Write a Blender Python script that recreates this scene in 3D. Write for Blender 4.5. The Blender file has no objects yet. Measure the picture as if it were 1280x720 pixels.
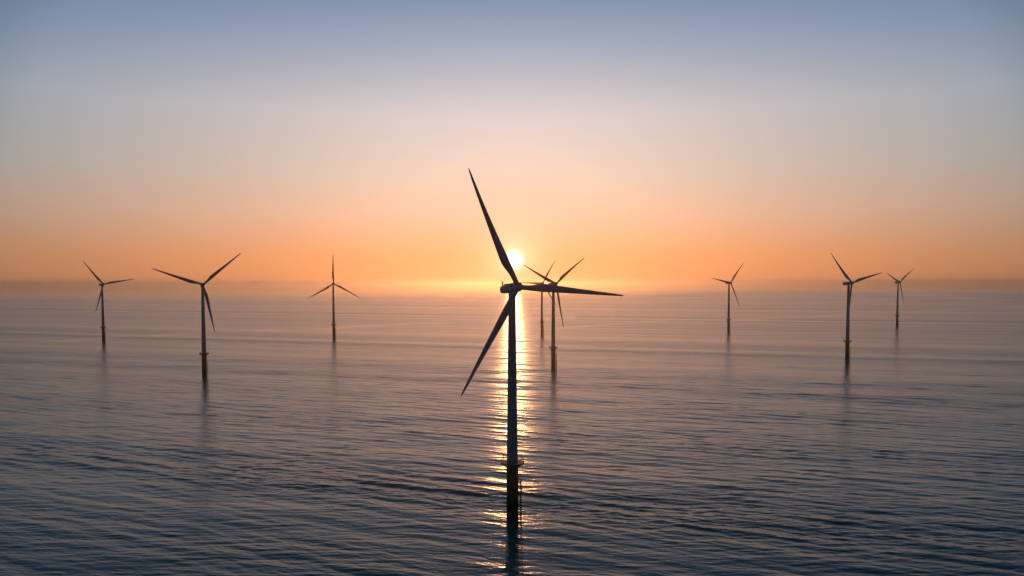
import bpy, bmesh, math, random
import numpy as np
from mathutils import Vector, Matrix
R_ = math.radians
S = bpy.context.scene
C = S.collection

# ------------------------------------------------------------------ camera
CAM_H = 82.03
F_PX = 942.27 / 1280.0                      # focal length in image widths
PITCH = 0.0473606
cam = bpy.data.cameras.new('camera')
cam.sensor_fit = 'HORIZONTAL'; cam.sensor_width = 36.0
cam.lens = 36.0 * F_PX
cam.shift_y = (397.25 - 360.0) / 1280.0
cam.clip_start = 1.0; cam.clip_end = 400000.0
co = bpy.data.objects.new('camera', cam); C.objects.link(co)
co.location = (0, 0, CAM_H)
co.rotation_euler = (math.pi / 2 - PITCH, R_(0.0), 0)
co.rotation_mode = 'XYZ'
ROLL = R_(-0.13)
co.matrix_world = Matrix.Translation((0, 0, CAM_H)) @ (Matrix.Rotation(math.pi / 2 - PITCH, 4, 'X') @ Matrix.Rotation(ROLL, 4, 'Z'))
S.camera = co

# ------------------------------------------------------------------ sun and sky
SUN_EL, SUN_AZ = R_(1.68), R_(0.13)         # azimuth to the right of +Y
sun_dir = Vector((math.sin(SUN_AZ) * math.cos(SUN_EL), math.cos(SUN_AZ) * math.cos(SUN_EL), math.sin(SUN_EL)))
sl = bpy.data.lights.new('sun', 'SUN')
sl.energy = 0.60; sl.angle = R_(0.53); sl.color = (1.0, 0.44, 0.175)
so = bpy.data.objects.new('sun', sl); C.objects.link(so)
so.location = (0, 500, 400)
so.rotation_euler = (-sun_dir).to_track_quat('-Z', 'Y').to_euler()

w = bpy.data.worlds.new('World'); S.world = w; w.use_nodes = True
nt = w.node_tree; nt.nodes.clear()
def N(tree, typ, **kw):
    n = tree.nodes.new(typ)
    for k, v in kw.items(): setattr(n, k, v)
    return n
def math_(tree, op, a, b=None, c=None, clamp=False):
    n = N(tree, 'ShaderNodeMath', operation=op, use_clamp=clamp)
    for i, v in enumerate((a, b, c)):
        if v is None: continue
        if isinstance(v, (int, float)): n.inputs[i].default_value = v
        else: tree.links.new(v, n.inputs[i])
    return n.outputs[0]
def vmath(tree, op, a, b=None):
    n = N(tree, 'ShaderNodeVectorMath', operation=op)
    for i, v in enumerate((a, b)):
        if v is None: continue
        if isinstance(v, (tuple, Vector)): n.inputs[i].default_value = v
        else: tree.links.new(v, n.inputs[i])
    return n
def ramp(tree, fac, stops, interp='LINEAR'):
    n = N(tree, 'ShaderNodeValToRGB'); cr = n.color_ramp; cr.interpolation = interp
    while len(cr.elements) > 1: cr.elements.remove(cr.elements[-1])
    cr.elements[0].position = stops[0][0]; cr.elements[0].color = (*stops[0][1], 1)
    for p, c in stops[1:]:
        e = cr.elements.new(p); e.color = (*c, 1)
    tree.links.new(fac, n.inputs[0]); return n.outputs[0]
def mixc(tree, typ, a, b, fac=1.0):
    n = N(tree, 'ShaderNodeMix', data_type='RGBA', blend_type=typ)
    n.inputs[0].default_value = fac
    for i, v in ((6, a), (7, b)):
        if isinstance(v, tuple): n.inputs[i].default_value = (*v, 1)
        else: tree.links.new(v, n.inputs[i])
    return n.outputs[2]

tc = N(nt, 'ShaderNodeTexCoord')
dirn = vmath(nt, 'NORMALIZE', tc.outputs['Generated']).outputs[0]
sep = N(nt, 'ShaderNodeSeparateXYZ'); nt.links.new(dirn, sep.inputs[0])
elev = math_(nt, 'MAXIMUM', sep.outputs[2], 0.0)
# vertical colours of a clear sunset sky, towards the sun
SKY = [(0.000, (0.98, 0.35, 0.145)), (0.035, (1.00, 0.395, 0.18)), (0.088, (0.95, 0.535, 0.36)), (0.140, (0.83, 0.62, 0.50)),
       (0.214, (0.75, 0.655, 0.645)), (0.297, (0.425, 0.47, 0.59)), (0.351, (0.255, 0.35, 0.52)), (0.50, (0.055, 0.19, 0.32)), (1.0, (0.012, 0.07, 0.16))]
col = ramp(nt, elev, SKY)
sxy = Vector((sun_dir.x, sun_dir.y, 0)).normalized()
dh = vmath(nt, 'DOT_PRODUCT', dirn, sxy).outputs['Value']
angh = math_(nt, 'DIVIDE', math_(nt, 'ARCCOSINE', dh), math.pi)
AZ = [(0.0, (1.0, 1.0, 1.0)), (0.055, (0.97, 0.97, 0.97)), (0.105, (0.78, 0.80, 0.82)), (0.19, (0.455, 0.555, 0.65)), (0.209, (0.30, 0.42, 0.51)), (0.24, (0.22, 0.33, 0.45)), (0.32, (0.16, 0.25, 0.36)),
      (0.5, (0.055, 0.10, 0.165)), (1.0, (0.028, 0.055, 0.105))]
azc = ramp(nt, angh, AZ, 'LINEAR')
sky = mixc(nt, 'MULTIPLY', col, azc)
# brightening of the air round the sun, and the sun's own disc
ds = vmath(nt, 'DOT_PRODUCT', dirn, sun_dir).outputs['Value']
ang = math_(nt, 'ARCCOSINE', math_(nt, 'MINIMUM', ds, 0.9999999))
def lobe(width, power=1.0):
    return math_(nt, 'EXPONENT', math_(nt, 'MULTIPLY', math_(nt, 'POWER', math_(nt, 'DIVIDE', ang, R_(width)), power), -1.0))
def scaled(v, c):
    n = vmath(nt, 'SCALE', c); nt.links.new(v, n.inputs['Scale']); return n.outputs[0]
def add(a, b): return vmath(nt, 'ADD', a, b).outputs[0]
tot = sky
tot = add(tot, scaled(lobe(5.0), (0.12, 0.05, 0.06)))
tot = add(tot, scaled(lobe(1.1), (0.95, 0.66, 0.46)))
disc = lobe(0.38, 2.0)
tot = add(tot, scaled(disc, (12.0, 10.5, 8.0)))
bg_t = N(nt, 'ShaderNodeBackground'); nt.links.new(tot, bg_t.inputs[0]); bg_t.inputs[1].default_value = 1.0
st = N(nt, 'ShaderNodeTexSky', sky_type='NISHITA', sun_disc=False, sun_elevation=SUN_EL, sun_rotation=SUN_AZ, altitude=80.0)
bg_n = N(nt, 'ShaderNodeBackground'); nt.links.new(st.outputs[0], bg_n.inputs[0]); bg_n.inputs[1].default_value = 0.010
ad = N(nt, 'ShaderNodeAddShader'); nt.links.new(bg_t.outputs[0], ad.inputs[0]); nt.links.new(bg_n.outputs[0], ad.inputs[1])
wo = N(nt, 'ShaderNodeOutputWorld'); nt.links.new(ad.outputs[0], wo.inputs['Surface'])

S.view_settings.view_transform = 'Standard'; S.view_settings.look = 'None'
S.view_settings.gamma = 1.0; S.view_settings.exposure = 0.0; S.view_settings.use_curve_mapping = False
cy = S.cycles
cy.max_bounces = 10; cy.diffuse_bounces = 2; cy.glossy_bounces = 3; cy.volume_bounces = 8; cy.transparent_max_bounces = 4
cy.sample_clamp_indirect = 4.0
cy.sample_clamp_direct = 8.0
cy.use_denoising = True; cy.denoiser = 'OPENIMAGEDENOISE'; cy.denoising_input_passes = 'RGB_ALBEDO_NORMAL'; cy.denoising_prefilter = 'ACCURATE'; cy.use_adaptive_sampling = False
cy.sampling_pattern = 'BLUE_NOISE'

# ------------------------------------------------------------------ materials
def mat(name):
    m = bpy.data.materials.new(name); m.use_nodes = True
    t = m.node_tree; return m, t, t.nodes['Principled BSDF']
def painted(name, base, rough, dirt, dirt_amt=0.35):
    m, t, b = mat(name)
    c = N(t, 'ShaderNodeTexCoord')
    mp = N(t, 'ShaderNodeMapping'); mp.inputs['Scale'].default_value = (1.2, 1.2, 0.12); t.links.new(c.outputs['Object'], mp.inputs[0])
    n = N(t, 'ShaderNodeTexNoise'); n.inputs['Scale'].default_value = 1.0; n.inputs['Detail'].default_value = 6; t.links.new(mp.outputs[0], n.inputs[0])
    r = ramp(t, n.outputs['Fac'], [(0.42, (0, 0, 0)), (0.75, (dirt_amt,) * 3)])
    mx = N(t, 'ShaderNodeMix', data_type='RGBA'); t.links.new(r, mx.inputs[0])
    mx.inputs[6].default_value = (*base, 1); mx.inputs[7].default_value = (*dirt, 1)
    t.links.new(mx.outputs[2], b.inputs['Base Color']); b.inputs['Roughness'].default_value = rough
    return m
M_white = painted('turbine_paint', (0.46, 0.47, 0.48), 0.45, (0.38, 0.36, 0.33))
M_blade = painted('blade_gelcoat', (0.46, 0.47, 0.48), 0.40, (0.42, 0.40, 0.38))
M_steel = painted('galvanised_steel', (0.22, 0.22, 0.21), 0.55, (0.14, 0.09, 0.06))
M_rail = painted('yellow_steel', (0.55, 0.36, 0.03), 0.5, (0.22, 0.12, 0.05))
# yellow transition piece: dark wet weed from the splash zone down
M_pile, t, b = mat('yellow_foundation')
c = N(t, 'ShaderNodeTexCoord'); sp = N(t, 'ShaderNodeSeparateXYZ'); t.links.new(c.outputs['Object'], sp.inputs[0])
mp = N(t, 'ShaderNodeMapping'); mp.inputs['Scale'].default_value = (1.5, 1.5, 0.3); t.links.new(c.outputs['Object'], mp.inputs[0])
n = N(t, 'ShaderNodeTexNoise'); n.inputs['Scale'].default_value = 1.0; n.inputs['Detail'].default_value = 8; t.links.new(mp.outputs[0], n.inputs[0])
lvl = math_(t, 'ADD', sp.outputs[2], math_(t, 'MULTIPLY', math_(t, 'SUBTRACT', n.outputs['Fac'], 0.5), 4.0))
fz = math_(t, 'DIVIDE', lvl, 20.0)
cc = ramp(t, fz, [(0.0, (0.012, 0.014, 0.010)), (0.26, (0.020, 0.022, 0.012)), (0.38, (0.10, 0.07, 0.02)), (0.52, (0.22, 0.15, 0.02)), (1.0, (0.30, 0.20, 0.02))])
t.links.new(cc, b.inputs['Base Color']); b.inputs['Roughness'].default_value = 0.55

# ------------------------------------------------------------------ sea
def unproject(px, py, z=0.0):
    """ground point seen at a pixel of the 1280 x 720 photograph"""
    d = Vector(((px - 640) / 942.27, (397.25 - py) / 942.27, -1.0))
    d = co.matrix_world.to_3x3() @ d
    k = (z - CAM_H) / d.z
    return (k * d.x, k * d.y)
def build_sea():
    rng = np.random.default_rng(7)
    # rings: spacing grows with the distance to the middle of the wind farm's near edge
    r = [40.0]
    while r[-1] < 70000:
        q = r[-1]
        r.append(q + min(max(0.25, 0.42 * q * q / (82.0 * 940.0)), 0.08 * q))
    r = np.array(r)
    dense = np.linspace(-R_(46), R_(46), 1500)
    sparse = np.linspace(R_(46), 2 * math.pi - R_(46), 150)[1:-1]
    a = np.concatenate([dense, sparse])
    nr, na = len(r), len(a)
    RR, AA = np.meshgrid(r, a, indexing='ij')
    RR = RR.astype(np.float32); AA = AA.astype(np.float32)
    X = RR * np.sin(AA); Y = RR * np.cos(AA)
    dr = np.gradient(r)[:, None] * np.ones((1, na))
    da = np.empty(na); da[:] = dense[1] - dense[0]; da[len(dense):] = sparse[1] - sparse[0]
    dl = RR * da[None, :]
    # smooth slicks left on the water by drifting oil and wakes
    slick = np.zeros_like(X)
    lines = [([(-60, 436), (0, 431), (120, 423), (260, 416), (400, 410), (520, 405), (640, 400), (720, 397)], 1.5),
             ([(690, 412), (760, 405), (825, 401), (1000, 397), (1060, 394), (1180, 388), (1280, 383), (1400, 379)], 1.2)]
    for pts, wpx in lines:
        g = np.array([unproject(*p) for p in pts])
        th = np.arctan2(g[:, 0], g[:, 1]); rr = np.hypot(g[:, 0], g[:, 1])
        rc = np.interp(AA, th, rr, left=-1, right=-1)
        wd = np.maximum(wpx * rc * rc / (82 * 942), 1.0)
        wob = 0.5 * wd * np.sin(AA * 37.0) + 0.35 * wd * np.sin(AA * 91.0 + 1.0)
        s = np.exp(-((RR - rc - wob) / wd) ** 2)
        s[rc < 0] = 0
        slick = np.maximum(slick, s * (0.6 + 0.25 * np.sin(AA * 23) + 0.25 * np.sin(AA * 61 + 2)))
    # gusts: large patches of rougher and smoother water
    gust = np.zeros_like(X)
    for k in range(14):
        L = 60 * 1.6 ** (k % 6 + rng.random()); th = rng.normal(R_(90), 0.5)
        gust += np.sin(2 * math.pi * (X * math.sin(th) * 0.35 + Y * math.cos(th - R_(90))) / L + rng.random() * 6.28)
    gust = gust / 4.0
    amp = np.clip(1.0 + 0.36 * gust, 0.4, 1.8) * (1 - 0.45 * slick)
    Z = np.zeros_like(X); lost = np.zeros_like(X)
    nw = 120
    main = R_(16)                                     # direction the waves come from, off straight ahead
    for k in range(nw + 16):
        L = 1.5 * (18.0 / 1.5) ** ((k + rng.random()) / nw)
        th = main + (R_(8) if L > 6 else R_(-2)) + rng.normal(0, R_(11) if L > 6 else R_(20))
        kx, ky = math.sin(th), math.cos(th)
        slope = WAVE * (0.7 if L > 10 else 1.0) * math.sqrt(2.0 / nw)
        if k >= nw:                                        # old low swell
            L = 22.0 * 4.0 ** rng.random(); slope = 0.0052; th = main + rng.normal(0, R_(16))
            kx, ky = math.sin(th), math.cos(th)
        A = slope * L / (2 * math.pi)
        # spacing of the mesh across the crest
        ca = np.abs(kx * np.sin(AA) + ky * np.cos(AA)); sa = np.abs(-kx * np.cos(AA) + ky * np.sin(AA))
        eff = np.maximum(dr * ca, dl * sa)
        f = np.clip((L / eff - 2.2) / 1.2, 0, 1)
        lost += 0.5 * slope ** 2 * (1 - f ** 2)
        Z += A * f * np.sin(2 * math.pi * (kx * X + ky * Y) / L + rng.random() * 6.283)
    Z *= amp
    # slopes of the waves too short for the mesh become roughness of the surface
    var = 0.20 * lost * amp ** 2 + (0.016 * np.clip(amp, 0.4, 1.5)) ** 2
    rgh = np.clip((2.0 * var) ** 0.25, 0.05, 0.6)
    # glassy calm water far out, nearer on the left than on the right
    r0 = 2900 + 2700 / (1 + np.exp(-(AA - R_(14)) / R_(3))) + 300 * np.sin(AA * 9) + 150 * np.sin(AA * 31)
    calm = np.clip((RR - r0) / 4500.0, 0, 1); calm = calm * calm * (3 - 2 * calm)
    rgh = rgh * (1 - calm) + 0.11 * calm
    co3 = np.stack([X, Y, Z], -1).reshape(-1, 3)
    verts = np.concatenate([[[0, 0, 0]], co3]).astype(np.float32)
    i = np.arange(nr - 1)[:, None]; j = np.arange(na)[None, :]; j2 = (j + 1) % na
    v = lambda ii, jj: 1 + ii * na + jj
    quads = np.stack([v(i, j), v(i, j2), v(i + 1, j2), v(i + 1, j)], -1)[..., ::-1].reshape(-1, 4)
    jj = np.arange(na)
    tris = np.stack([np.zeros(na, int), 1 + (jj + 1) % na, 1 + jj], -1)[..., ::-1]
    me = bpy.data.meshes.new('sea')
    me.vertices.add(len(verts)); me.vertices.foreach_set('co', verts.ravel())
    loops = np.concatenate([quads.ravel(), tris.ravel()]).astype(np.int32)
    me.loops.add(len(loops)); me.loops.foreach_set('vertex_index', loops)
    npol = len(quads) + len(tris)
    me.polygons.add(npol)
    starts = np.concatenate([np.arange(len(quads)) * 4, len(quads) * 4 + np.arange(len(tris)) * 3]).astype(np.int32)
    me.polygons.foreach_set('loop_start', starts)
    me.polygons.foreach_set('use_smooth', np.ones(npol, bool))
    me.update(calc_edges=True); me.validate()
    at = me.attributes.new('roughness', 'FLOAT', 'POINT')
    at.data.foreach_set('value', np.concatenate([[0.3], rgh.ravel()]).astype(np.float32))
    at = me.attributes.new('calm', 'FLOAT', 'POINT')
    at.data.foreach_set('value', np.concatenate([[0], calm.ravel()]).astype(np.float32))
    o = bpy.data.objects.new('sea', me); C.objects.link(o); o['kind'] = 'structure'
    return o
WAVE = 0.078
sea = build_sea()
if sea.data.polygons[1000].normal.z < 0: sea.data.flip_normals()
M_sea, t, b = mat('sea_water')
b.inputs['Base Color'].default_value = (0.0, 0.130, 0.105, 1)
b.inputs['IOR'].default_value = 1.31
at = N(t, 'ShaderNodeAttribute', attribute_name='roughness')
t.links.new(at.outputs['Fac'], b.inputs['Roughness'])
c = N(t, 'ShaderNodeTexCoord')
mp = N(t, 'ShaderNodeMapping'); mp.inputs['Rotation'].default_value = (0, 0, R_(14)); mp.inputs['Scale'].default_value = (0.45, 1.0, 1.0)
t.links.new(c.outputs['Object'], mp.inputs[0])
n1 = N(t, 'ShaderNodeTexNoise'); n1.inputs['Scale'].default_value = 0.9; n1.inputs['Detail'].default_value = 4; n1.inputs['Roughness'].default_value = 0.6
t.links.new(mp.outputs[0], n1.inputs[0])
bp = N(t, 'ShaderNodeBump'); bp.inputs['Strength'].default_value = 1.0; bp.inputs['Distance'].default_value = 0.10
t.links.new(n1.outputs['Fac'], bp.inputs['Height'])
# longer, lower undulation that still shows far out
mp2 = N(t, 'ShaderNodeMapping'); mp2.inputs['Rotation'].default_value = (0, 0, R_(17)); mp2.inputs['Scale'].default_value = (0.22, 1.0, 1.0)
t.links.new(c.outputs['Object'], mp2.inputs[0])
n2 = N(t, 'ShaderNodeTexNoise'); n2.inputs['Scale'].default_value = 0.09; n2.inputs['Detail'].default_value = 3; n2.inputs['Roughness'].default_value = 0.55
t.links.new(mp2.outputs[0], n2.inputs[0])
ac = N(t, 'ShaderNodeAttribute', attribute_name='calm')
ripple = math_(t, 'SUBTRACT', 1.0, ac.outputs['Fac'])
t.links.new(ripple, bp.inputs['Strength'])
bp2 = N(t, 'ShaderNodeBump'); t.links.new(ripple, bp2.inputs['Strength']); bp2.inputs['Distance'].default_value = 0.60
t.links.new(n2.outputs['Fac'], bp2.inputs['Height']); t.links.new(bp2.outputs[0], bp.inputs['Normal']); t.links.new(bp.outputs[0], b.inputs['Normal'])
sea.data.materials.append(M_sea)

# ------------------------------------------------------------------ haze
bm = bmesh.new(); bmesh.ops.create_cube(bm, size=1.0)
me = bpy.data.meshes.new('haze'); bm.to_mesh(me); bm.free()
haze = bpy.data.objects.new('haze', me); C.objects.link(haze); haze['kind'] = 'stuff'
haze.scale = (144000, 144000, 137.0); haze.location = (0, 0, -2.0 + 137.0 / 2)
M_haze = bpy.data.materials.new('haze'); M_haze.use_nodes = True
t = M_haze.node_tree; t.nodes.clear()
pv = N(t, 'ShaderNodeVolumePrincipled'); pv.inputs['Color'].default_value = (0.95, 0.74, 0.56, 1)
pv.inputs['Density'].default_value = 6.0e-5; pv.inputs['Anisotropy'].default_value = 0.80
ou = N(t, 'ShaderNodeOutputMaterial'); t.links.new(pv.outputs[0], ou.inputs['Volume'])
me.materials.append(M_haze)

# low bank of fog lying on the sea far out: a thin wedge that thickens towards the horizon
def fog_mesh():
    rng = np.random.default_rng(11)
    th = np.linspace(-R_(62), R_(62), 260); nu = 40
    ph = rng.random(12) * 6.28
    u = np.linspace(0, 1, nu)[:, None]
    r0 = 3600 + 2600 / (1 + np.exp(-(th - R_(14)) / R_(3))) + 350 * np.sin(th * 9 + ph[0]) + 200 * np.sin(th * 31 + ph[1])
    r1 = np.full_like(th, 21000.0)
    R = r0 + (r1 - r0) * u
    prof = np.clip((R - r0) / (13200 - r0), 0, 1) ** 1.5 * np.clip((21000 - R) / 3500, 0, 1) ** 0.5
    edge = np.clip((R_(62) - np.abs(th)) / R_(6), 0, 1) ** 0.5
    bumps = 1 + 0.022 * np.sin(th * 47 + ph[2] + R / 3000) + 0.02 * np.sin(th * 113 + ph[3] - R / 1700) + 0.03 * np.sin(th * 13 + ph[4])
    top = 1.2 + 71 * prof * edge * bumps
    X = R * np.sin(th); Y = R * np.cos(th); n = len(th)
    v = np.concatenate([np.stack([X, Y, top], -1).reshape(-1, 3), np.stack([X, Y, np.full_like(X, 0.9)], -1).reshape(-1, 3)])
    f = []; o = nu * n
    for i in range(nu - 1):
        for j in range(n - 1):
            q = (i * n + j, i * n + j + 1, (i + 1) * n + j + 1, (i + 1) * n + j)
            f.append(q[::-1]); f.append(tuple(k + o for k in q))
    for j in range(n - 1):
        f.append((j, j + 1, j + 1 + o, j + o)); k = (nu - 1) * n + j; f.append((k + 1, k, k + o, k + 1 + o))
    for i in range(nu - 1):
        k = i * n; f.append((k + n, k, k + o, k + n + o)); k = i * n + n - 1; f.append((k, k + n, k + n + o, k + o))
    me = bpy.data.meshes.new('fog_bank'); me.from_pydata(v.tolist(), [], f)
    bm = bmesh.new(); bm.from_mesh(me); bmesh.ops.recalc_face_normals(bm, faces=bm.faces); bm.to_mesh(me); bm.free()
    return me
me = fog_mesh()
fog = bpy.data.objects.new('fog_bank', me); C.objects.link(fog); fog['kind'] = 'stuff'
M_fog = bpy.data.materials.new('fog'); M_fog.use_nodes = True
t = M_fog.node_tree; t.nodes.clear()
pv = N(t, 'ShaderNodeVolumePrincipled'); pv.inputs['Color'].default_value = (0.99, 0.81, 0.61, 1)
pv.inputs['Density'].default_value = 2.2e-4; pv.inputs['Anisotropy'].default_value = 0.85
ou = N(t, 'ShaderNodeOutputMaterial'); t.links.new(pv.outputs[0], ou.inputs['Volume'])
me.materials.append(M_fog)
# slivers of a low far coast showing over the fog
bm = bmesh.new()
for p0, p1, h in ((311, 328, 98), (334, 351, 86), (367, 393, 87), (404, 436, 84), (481, 491, 95)):
    y = 22500.0; x0, x1 = (p0 - 640) / 942.27 * y, (p1 - 640) / 942.27 * y; prev = None
    for k in range(13):
        u = k / 12; z = h * (0.80 + 0.20 * math.sin(math.pi * u) ** 0.6 * (0.9 + 0.1 * math.sin(7 * u + p0)))
        x = x0 + (x1 - x0) * u
        ring = [bm.verts.new(c) for c in ((x, y - 500, 0.5), (x, y - 120, z), (x, y + 120, z), (x, y + 500, 0.5))]
        if prev:
            for q in range(4): bm.faces.new((prev[q], prev[(q + 1) % 4], ring[(q + 1) % 4], ring[q]))
        else: bm.faces.new(ring)
        prev = ring
    bm.faces.new(prev[::-1])
bmesh.ops.recalc_face_normals(bm, faces=bm.faces)
me = bpy.data.meshes.new('hills'); bm.to_mesh(me); bm.free()
o = bpy.data.objects.new('hills', me); C.objects.link(o); o['kind'] = 'structure'
m, t, b = mat('coast'); nz = N(t, 'ShaderNodeTexNoise'); nz.inputs['Scale'].default_value = 0.02
t.links.new(ramp(t, nz.outputs['Fac'], [(0.3, (0.05, 0.06, 0.03)), (0.7, (0.12, 0.10, 0.06))]), b.inputs['Base Color']); b.inputs['Roughness'].default_value = 0.9
me.materials.append(m)

# ------------------------------------------------------------------ wind turbines
HUB_Z, DECK_Z, TILT, OVER = 80.0, 20.1, R_(5.0), 4.33
BLADE_R, PREBEND = 42.4, 2.64

def mesh_obj(name, bm, m, parent=None, smooth=True):
    bmesh.ops.remove_doubles(bm, verts=bm.verts, dist=1e-5)
    bmesh.ops.recalc_face_normals(bm, faces=bm.faces)
    me = bpy.data.meshes.new(name); bm.to_mesh(me); bm.free()
    if smooth:
        for p in me.polygons: p.use_smooth = True
        me.set_sharp_from_angle(angle=R_(38))
    me.materials.append(m)
    o = bpy.data.objects.new(name, me); C.objects.link(o)
    if parent: o.parent = parent
    return o
def lathe(bm, prof, seg=40, axis='Z', off=(0, 0, 0), cap=True):
    rings = []
    for rad, h in prof:
        ring = []
        for k in range(seg):
            a = 2 * math.pi * k / seg
            p = (rad * math.cos(a), rad * math.sin(a), h) if axis == 'Z' else (h, rad * math.cos(a), rad * math.sin(a))
            ring.append(bm.verts.new(Vector(p) + Vector(off)))
        rings.append(ring)
    for A, B in zip(rings, rings[1:]):
        for k in range(seg):
            bm.faces.new((A[k], A[(k + 1) % seg], B[(k + 1) % seg], B[k]))
    if cap:
        bm.faces.new(rings[0][::-1]); bm.faces.new(rings[-1])
def tube(bm, p, q, rad, seg=8):
    p, q = Vector(p), Vector(q); d = (q - p).normalized()
    u = d.orthogonal().normalized(); v = d.cross(u)
    A = [bm.verts.new(p + rad * (math.cos(2 * math.pi * k / seg) * u + math.sin(2 * math.pi * k / seg) * v)) for k in range(seg)]
    B = [bm.verts.new(a.co + (q - p)) for a in A]
    for k in range(seg): bm.faces.new((A[k], A[(k + 1) % seg], B[(k + 1) % seg], B[k]))
    bm.faces.new(A[::-1]); bm.faces.new(B)
def box(bm, lo, hi):
    vs = [bm.verts.new((x, y, z)) for x in (lo[0], hi[0]) for y in (lo[1], hi[1]) for z in (lo[2], hi[2])]
    for f in ((0, 1, 3, 2), (4, 6, 7, 5), (0, 4, 5, 1), (2, 3, 7, 6), (0, 2, 6, 4), (1, 5, 7, 3)): bm.faces.new([vs[i] for i in f])

def blade_bm():
    """root at the hub centre, span along +Z, wind from +X, leading edge towards +Y"""
    bm = bmesh.new()
    # span fraction, chord, thickness ratio, share of chord ahead of the axis, twist, circle blend
    st = [(0.030, 1.75, 1.00, .50, 14, 1), (0.075, 1.75, 1.00, .50, 14, 1), (0.11, 1.85, .92, .48, 14, .85), (0.15, 2.25, .68, .42, 13.5, .45),
          (0.19, 2.75, .47, .36, 12.5, .12), (0.225, 3.00, .38, .33, 11.5, 0), (0.27, 2.93, .33, .32, 10, 0), (0.35, 2.62, .28, .31, 7.5, 0),
          (0.45, 2.26, .25, .31, 5.2, 0), (0.55, 1.92, .23, .31, 3.6, 0), (0.65, 1.62, .21, .31, 2.3, 0), (0.75, 1.32, .20, .32, 1.2, 0),
          (0.85, 1.02, .19, .33, .5, 0), (0.92, .80, .18, .35, 0, 0), (0.965, .60, .18, .38, -.3, 0), (0.99, .36, .18, .42, -.4, 0), (1.0, .12, .2, .5, -.4, 0)]
    seg = 28; rings = []
    for s, ch, th, ahead, tw, cb in st:
        ring = []; tw = R_(tw + 2)
        for k in range(seg):
            a = 2 * math.pi * k / seg
            u = 0.5 - 0.5 * math.cos(a)                        # 0 leading edge .. 1 trailing edge
            half = 5 * th * (0.2969 * math.sqrt(u) - 0.1260 * u - 0.3516 * u * u + 0.2843 * u ** 3 - 0.1015 * u ** 4)
            sg = 1 if a < math.pi else -1
            ya, xa = u - ahead, sg * half + 0.02 * math.sin(math.pi * u)
            yc, xc = u - ahead, 0.5 * th * math.sin(a)
            yy = ch * (cb * yc + (1 - cb) * ya); xx = ch * (cb * xc + (1 - cb) * xa)
            y2 = -(yy * math.cos(tw) + xx * math.sin(tw)); x2 = xx * math.cos(tw) - yy * math.sin(tw)
            ring.append(bm.verts.new((x2 + PREBEND * s ** 2, y2, s * BLADE_R)))
        rings.append(ring)
    for A, B in zip(rings, rings[1:]):
        for k in range(seg): bm.faces.new((A[k], A[(k + 1) % seg], B[(k + 1) % seg], B[k]))
    bm.faces.new(rings[0][::-1]); bm.faces.new(rings[-1])
    return bm

def nacelle_bm():
    """axis +X towards the rotor, origin on the tower axis at hub height"""
    bm = bmesh.new()
    st = [(-6.95, .55, .60, -.05), (-6.85, .95, 1.00, -.08), (-6.45, 1.18, 1.22, -.10), (-5.5, 1.32, 1.36, -.10), (-3.5, 1.48, 1.52, -.06), (-1.0, 1.60, 1.66, 0),
          (1.2, 1.62, 1.68, 0), (2.3, 1.55, 1.60, 0), (2.75, 1.40, 1.42, 0), (2.9, 1.20, 1.22, 0)]
    seg = 36; rings = []; e = 0.62
    for x, hw, hh, zc in st:
        ring = []
        for k in range(seg):
            a = 2 * math.pi * k / seg; cs, sn = math.cos(a), math.sin(a)
            ring.append(bm.verts.new((x, hw * math.copysign(abs(cs) ** e, cs), zc + hh * math.copysign(abs(sn) ** e, sn))))
        rings.append(ring)
    for A, B in zip(rings, rings[1:]):
        for k in range(seg): bm.faces.new((A[k], A[(k + 1) % seg], B[(k + 1) % seg], B[k]))
    bm.faces.new(rings[0][::-1]); bm.faces.new(rings[-1])
    return bm

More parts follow.
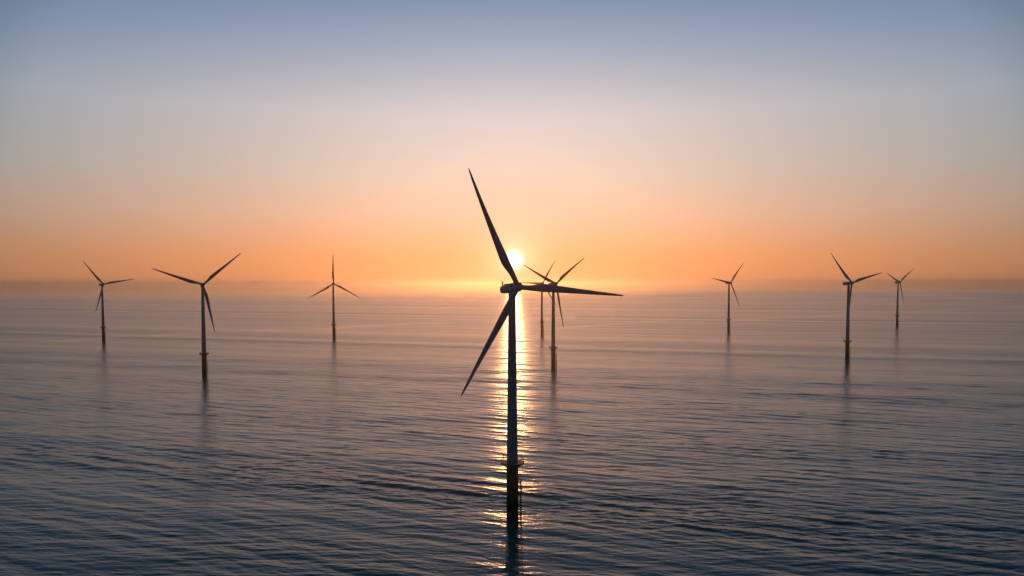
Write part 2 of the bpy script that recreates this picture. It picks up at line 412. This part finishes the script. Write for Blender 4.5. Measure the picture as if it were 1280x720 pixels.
def make_turbine():
    root = bpy.data.objects.new('wind_turbine', None); C.objects.link(root); root.empty_display_size = 5
    P = {}
    bm = bmesh.new(); lathe(bm, [(2.05, -12), (2.05, 17.2), (2.12, 17.25), (2.12, 17.75), (2.05, 17.8), (2.0, DECK_Z - .36)], 48)
    fd = P['foundation'] = mesh_obj('foundation', bm, M_pile, root)
    # boat landing: two fender tubes and a ladder, on struts off the pile
    bm = bmesh.new()
    for s in (-0.85, 0.85):
        tube(bm, (2.95, s, -2.5), (2.95, s, 13.6), 0.20, 12)
        for z in (1.2, 5.0, 9.0, 13.0): tube(bm, (1.9, s * .8, z), (2.95, s, z), 0.13, 8)
    bl = P['boat_landing'] = mesh_obj('boat_landing', bm, M_pile, fd)
    bm = bmesh.new()
    for s in (-.25, .25): tube(bm, (2.55, s, -1.5), (2.55, s, DECK_Z + .9), 0.045, 6)
    z = -1.2
    while z < DECK_Z + .6: tube(bm, (2.55, -.25, z), (2.55, .25, z), 0.025, 5); z += 0.3
    for z in (3, 8, 12, 16): tube(bm, (1.9, 0, z), (2.55, 0, z), 0.05, 6)
    P['ladder'] = mesh_obj('ladder', bm, M_rail, fd)
    # working platform
    bm = bmesh.new(); RP = 4.1
    lathe(bm, [(1.6, -.62), (RP - .25, -.62), (RP, -.45), (RP, 0), (1.6, 0)], 16, off=(0, 0, DECK_Z), cap=False)
    for k in range(8):
        a = 2 * math.pi * (k + .5) / 8; ca, sa = math.cos(a), math.sin(a)
        tube(bm, (2.03 * ca, 2.03 * sa, DECK_Z - 1.7), (3.5 * ca, 3.5 * sa, DECK_Z - .55), 0.13, 8)
    pf = P['platform'] = mesh_obj('platform', bm, M_steel, root)
    bm = bmesh.new(); RR = RP - .08
    for k in range(16):
        a, a2 = 2 * math.pi * k / 16, 2 * math.pi * (k + 1) / 16
        p = (RR * math.cos(a), RR * math.sin(a)); q = (RR * math.cos(a2), RR * math.sin(a2))
        tube(bm, (*p, DECK_Z - .02), (*p, DECK_Z + 1.12), .055, 6)
        for h in (.38, .75, 1.1): tube(bm, (*p, DECK_Z + h), (*q, DECK_Z + h), .045, 6)
    P['railing'] = mesh_obj('railing', bm, M_rail, pf)
    bm = bmesh.new()                                           # davit crane on the deck
    tube(bm, (-3.2, 1.4, DECK_Z - .02), (-3.2, 1.4, DECK_Z + 2.3), .12, 8)
    tube(bm, (-3.2, 1.4, DECK_Z + 2.25), (-4.9, 1.9, DECK_Z + 2.9), .09, 8)
    P['davit_crane'] = mesh_obj('davit_crane', bm, M_rail, pf)
    # tower: three tapered cans with flange seams
    bm = bmesh.new(); z0, z1, ra, rb = DECK_Z - .36, HUB_Z - 1.75, 1.92, 1.20
    rad = lambda z: ra + (rb - ra) * ((z - z0) / (z1 - z0)) ** 1.05
    prof = []
    for zf in (z0, 38.0, 58.0, z1):
        if zf in (38.0, 58.0): prof += [(rad(zf), zf - .16), (rad(zf) + .035, zf - .15), (rad(zf) + .035, zf + .15), (rad(zf), zf + .16)]
        else: prof.append((rad(zf), zf))
    prof += [(1.42, z1 + .02), (1.42, z1 + .28)]
    lathe(bm, prof, 48)
    tw = P['tower'] = mesh_obj('tower', bm, M_white, root)
    bm = bmesh.new(); box(bm, (1.82, -.42, DECK_Z + .25), (1.955, .42, DECK_Z + 2.35))
    P['door'] = mesh_obj('door', bm, M_steel, tw, smooth=False)
    na = P['nacelle'] = mesh_obj('nacelle', nacelle_bm(), M_white, root)
    bm = bmesh.new()                                           # tail fin with the wind sensors
    pr = [(-6.75, 1.0), (-6.05, 1.1), (-6.42, 2.2), (-6.62, 2.95), (-6.74, 2.95)]
    A = [bm.verts.new((x, -.14, z)) for x, z in pr]; B = [bm.verts.new((x, .14, z)) for x, z in pr]
    bm.faces.new(A); bm.faces.new(B[::-1])
    for k in range(5): bm.faces.new((A[k], B[k], B[(k + 1) % 5], A[(k + 1) % 5]))
    tube(bm, (-6.3, -.6, 2.3), (-6.3, .6, 2.3), .04, 6)
    for s in (-.6, .6): tube(bm, (-6.3, s, 2.28), (-6.3, s, 2.75), .035, 6); tube(bm, (-6.42, s, 2.72), (-6.18, s, 2.72), .06, 6)
    P['wind_sensor'] = mesh_obj('wind_sensor', bm, M_white, na)
    bm = bmesh.new(); box(bm, (-4.3, -.75, 1.40), (-2.7, .75, 1.78))
    bmesh.ops.bevel(bm, geom=bm.edges[:], offset=.08, segments=2, affect='EDGES')
    P['roof_hatch'] = mesh_obj('roof_hatch', bm, M_white, na)
    bm = bmesh.new()                                           # hub with rounded nose, origin in the rotor's centre
    lathe(bm, [(1.15, -1.42), (1.42, -1.25), (1.55, -.6), (1.58, .0), (1.52, .6), (1.32, 1.15), (.95, 1.62), (.5, 1.9), (.12, 2.0)], 40, axis='X')
    P['hub'] = mesh_obj('hub', bm, M_white, root)
    b0 = mesh_obj('blade', blade_bm(), M_blade, root); b0.rotation_mode = 'QUATERNION'
    P['blades'] = [b0]
    for k in range(2):
        bb = b0.copy(); C.objects.link(bb); bb.parent = root; P['blades'].append(bb)
    return root

def copy_tree(o, parent=None):
    c = o.copy(); C.objects.link(c)
    if parent: c.parent = parent
    for ch in list(o.children): copy_tree(ch, c)
    return c

def pose(root, X, Y, yaw, phase, landing):
    """yaw: rotor axis measured from straight at the camera (-Y) round to the right (+X)"""
    root.location = (X, Y, 0)
    ax = Vector((math.sin(yaw), -math.cos(yaw), 0))
    rz = math.atan2(ax.y, ax.x)
    nm = Matrix.Rotation(rz, 4, 'Z') @ Matrix.Rotation(-TILT, 4, 'Y')
    ki = 0
    for ch in root.children:
        base = ch.name.split('.')[0]
        if base in ('foundation', 'platform', 'tower'):
            ch.rotation_euler = (0, 0, landing if base != 'tower' else landing + R_(70))
        elif base == 'nacelle':
            ch.matrix_local = Matrix.Translation((0, 0, HUB_Z)) @ nm
        elif base == 'hub':
            ch.matrix_local = Matrix.Translation((0, 0, HUB_Z)) @ nm @ Matrix.Translation((OVER, 0, 0))
        elif base == 'blade':
            # clockwise as the camera sees it: positive phase leans to the right
            a = phase + ki * 2 * math.pi / 3; ki += 1
            ch.matrix_local = Matrix.Translation((0, 0, HUB_Z)) @ nm @ Matrix.Translation((OVER, 0, 0)) @ Matrix.Rotation(-a * BSIGN, 4, 'X')
BSIGN = 1
FARM = [  # x, y, yaw, phase, landing side, label
    (0.0, 257.1, 29.4, -25.1, -4, 'tallest and nearest wind turbine, dark against the setting sun in the middle'),
    (39.0, 711.3, 34.9, -65.8, 10, 'wind turbine just right of the nearest one, its hub behind the level blade'),
    (46.7, 1176.5, 20.7, -88.8, 10, 'small pale wind turbine standing between the nearest tower and the second one to its right'),
    (-269.6, 657.6, 27.3, -71.0, -20, 'biggest of the three wind turbines left of the sun, its lowest blade beside the tower'),
    (-263.3, 1111.5, 21.4, 0.0, -10, 'wind turbine with one blade pointing straight up, standing alone left of the sun'),
    (-576.3, 1061.1, 53.5, -39.5, -30, 'leftmost wind turbine, far off, with one blade pointing almost level to the right'),
    (355.6, 1236.2, 26.0, -79.8, 20, 'far wind turbine standing alone on open water midway between the sun and right edge'),
    (346.9, 777.6, 23.5, -44.4, 20, 'biggest wind turbine right of the sun, lowest blade hidden in front of its tower'),
    (701.6, 1371.4, 24.4, -65.4, 20, 'rightmost and farthest wind turbine, small, with its two upper blades in a wide V'),
]
proto = make_turbine()
for i, (x, y, yw, ph, ld, lab) in enumerate(FARM):
    o = proto if i == 0 else copy_tree(proto)
    pose(o, x, y, R_(yw), R_(ph), R_(ld))
    o['label'] = lab; o['category'] = 'wind turbine'; o['group'] = 'wind turbines standing in the sea'
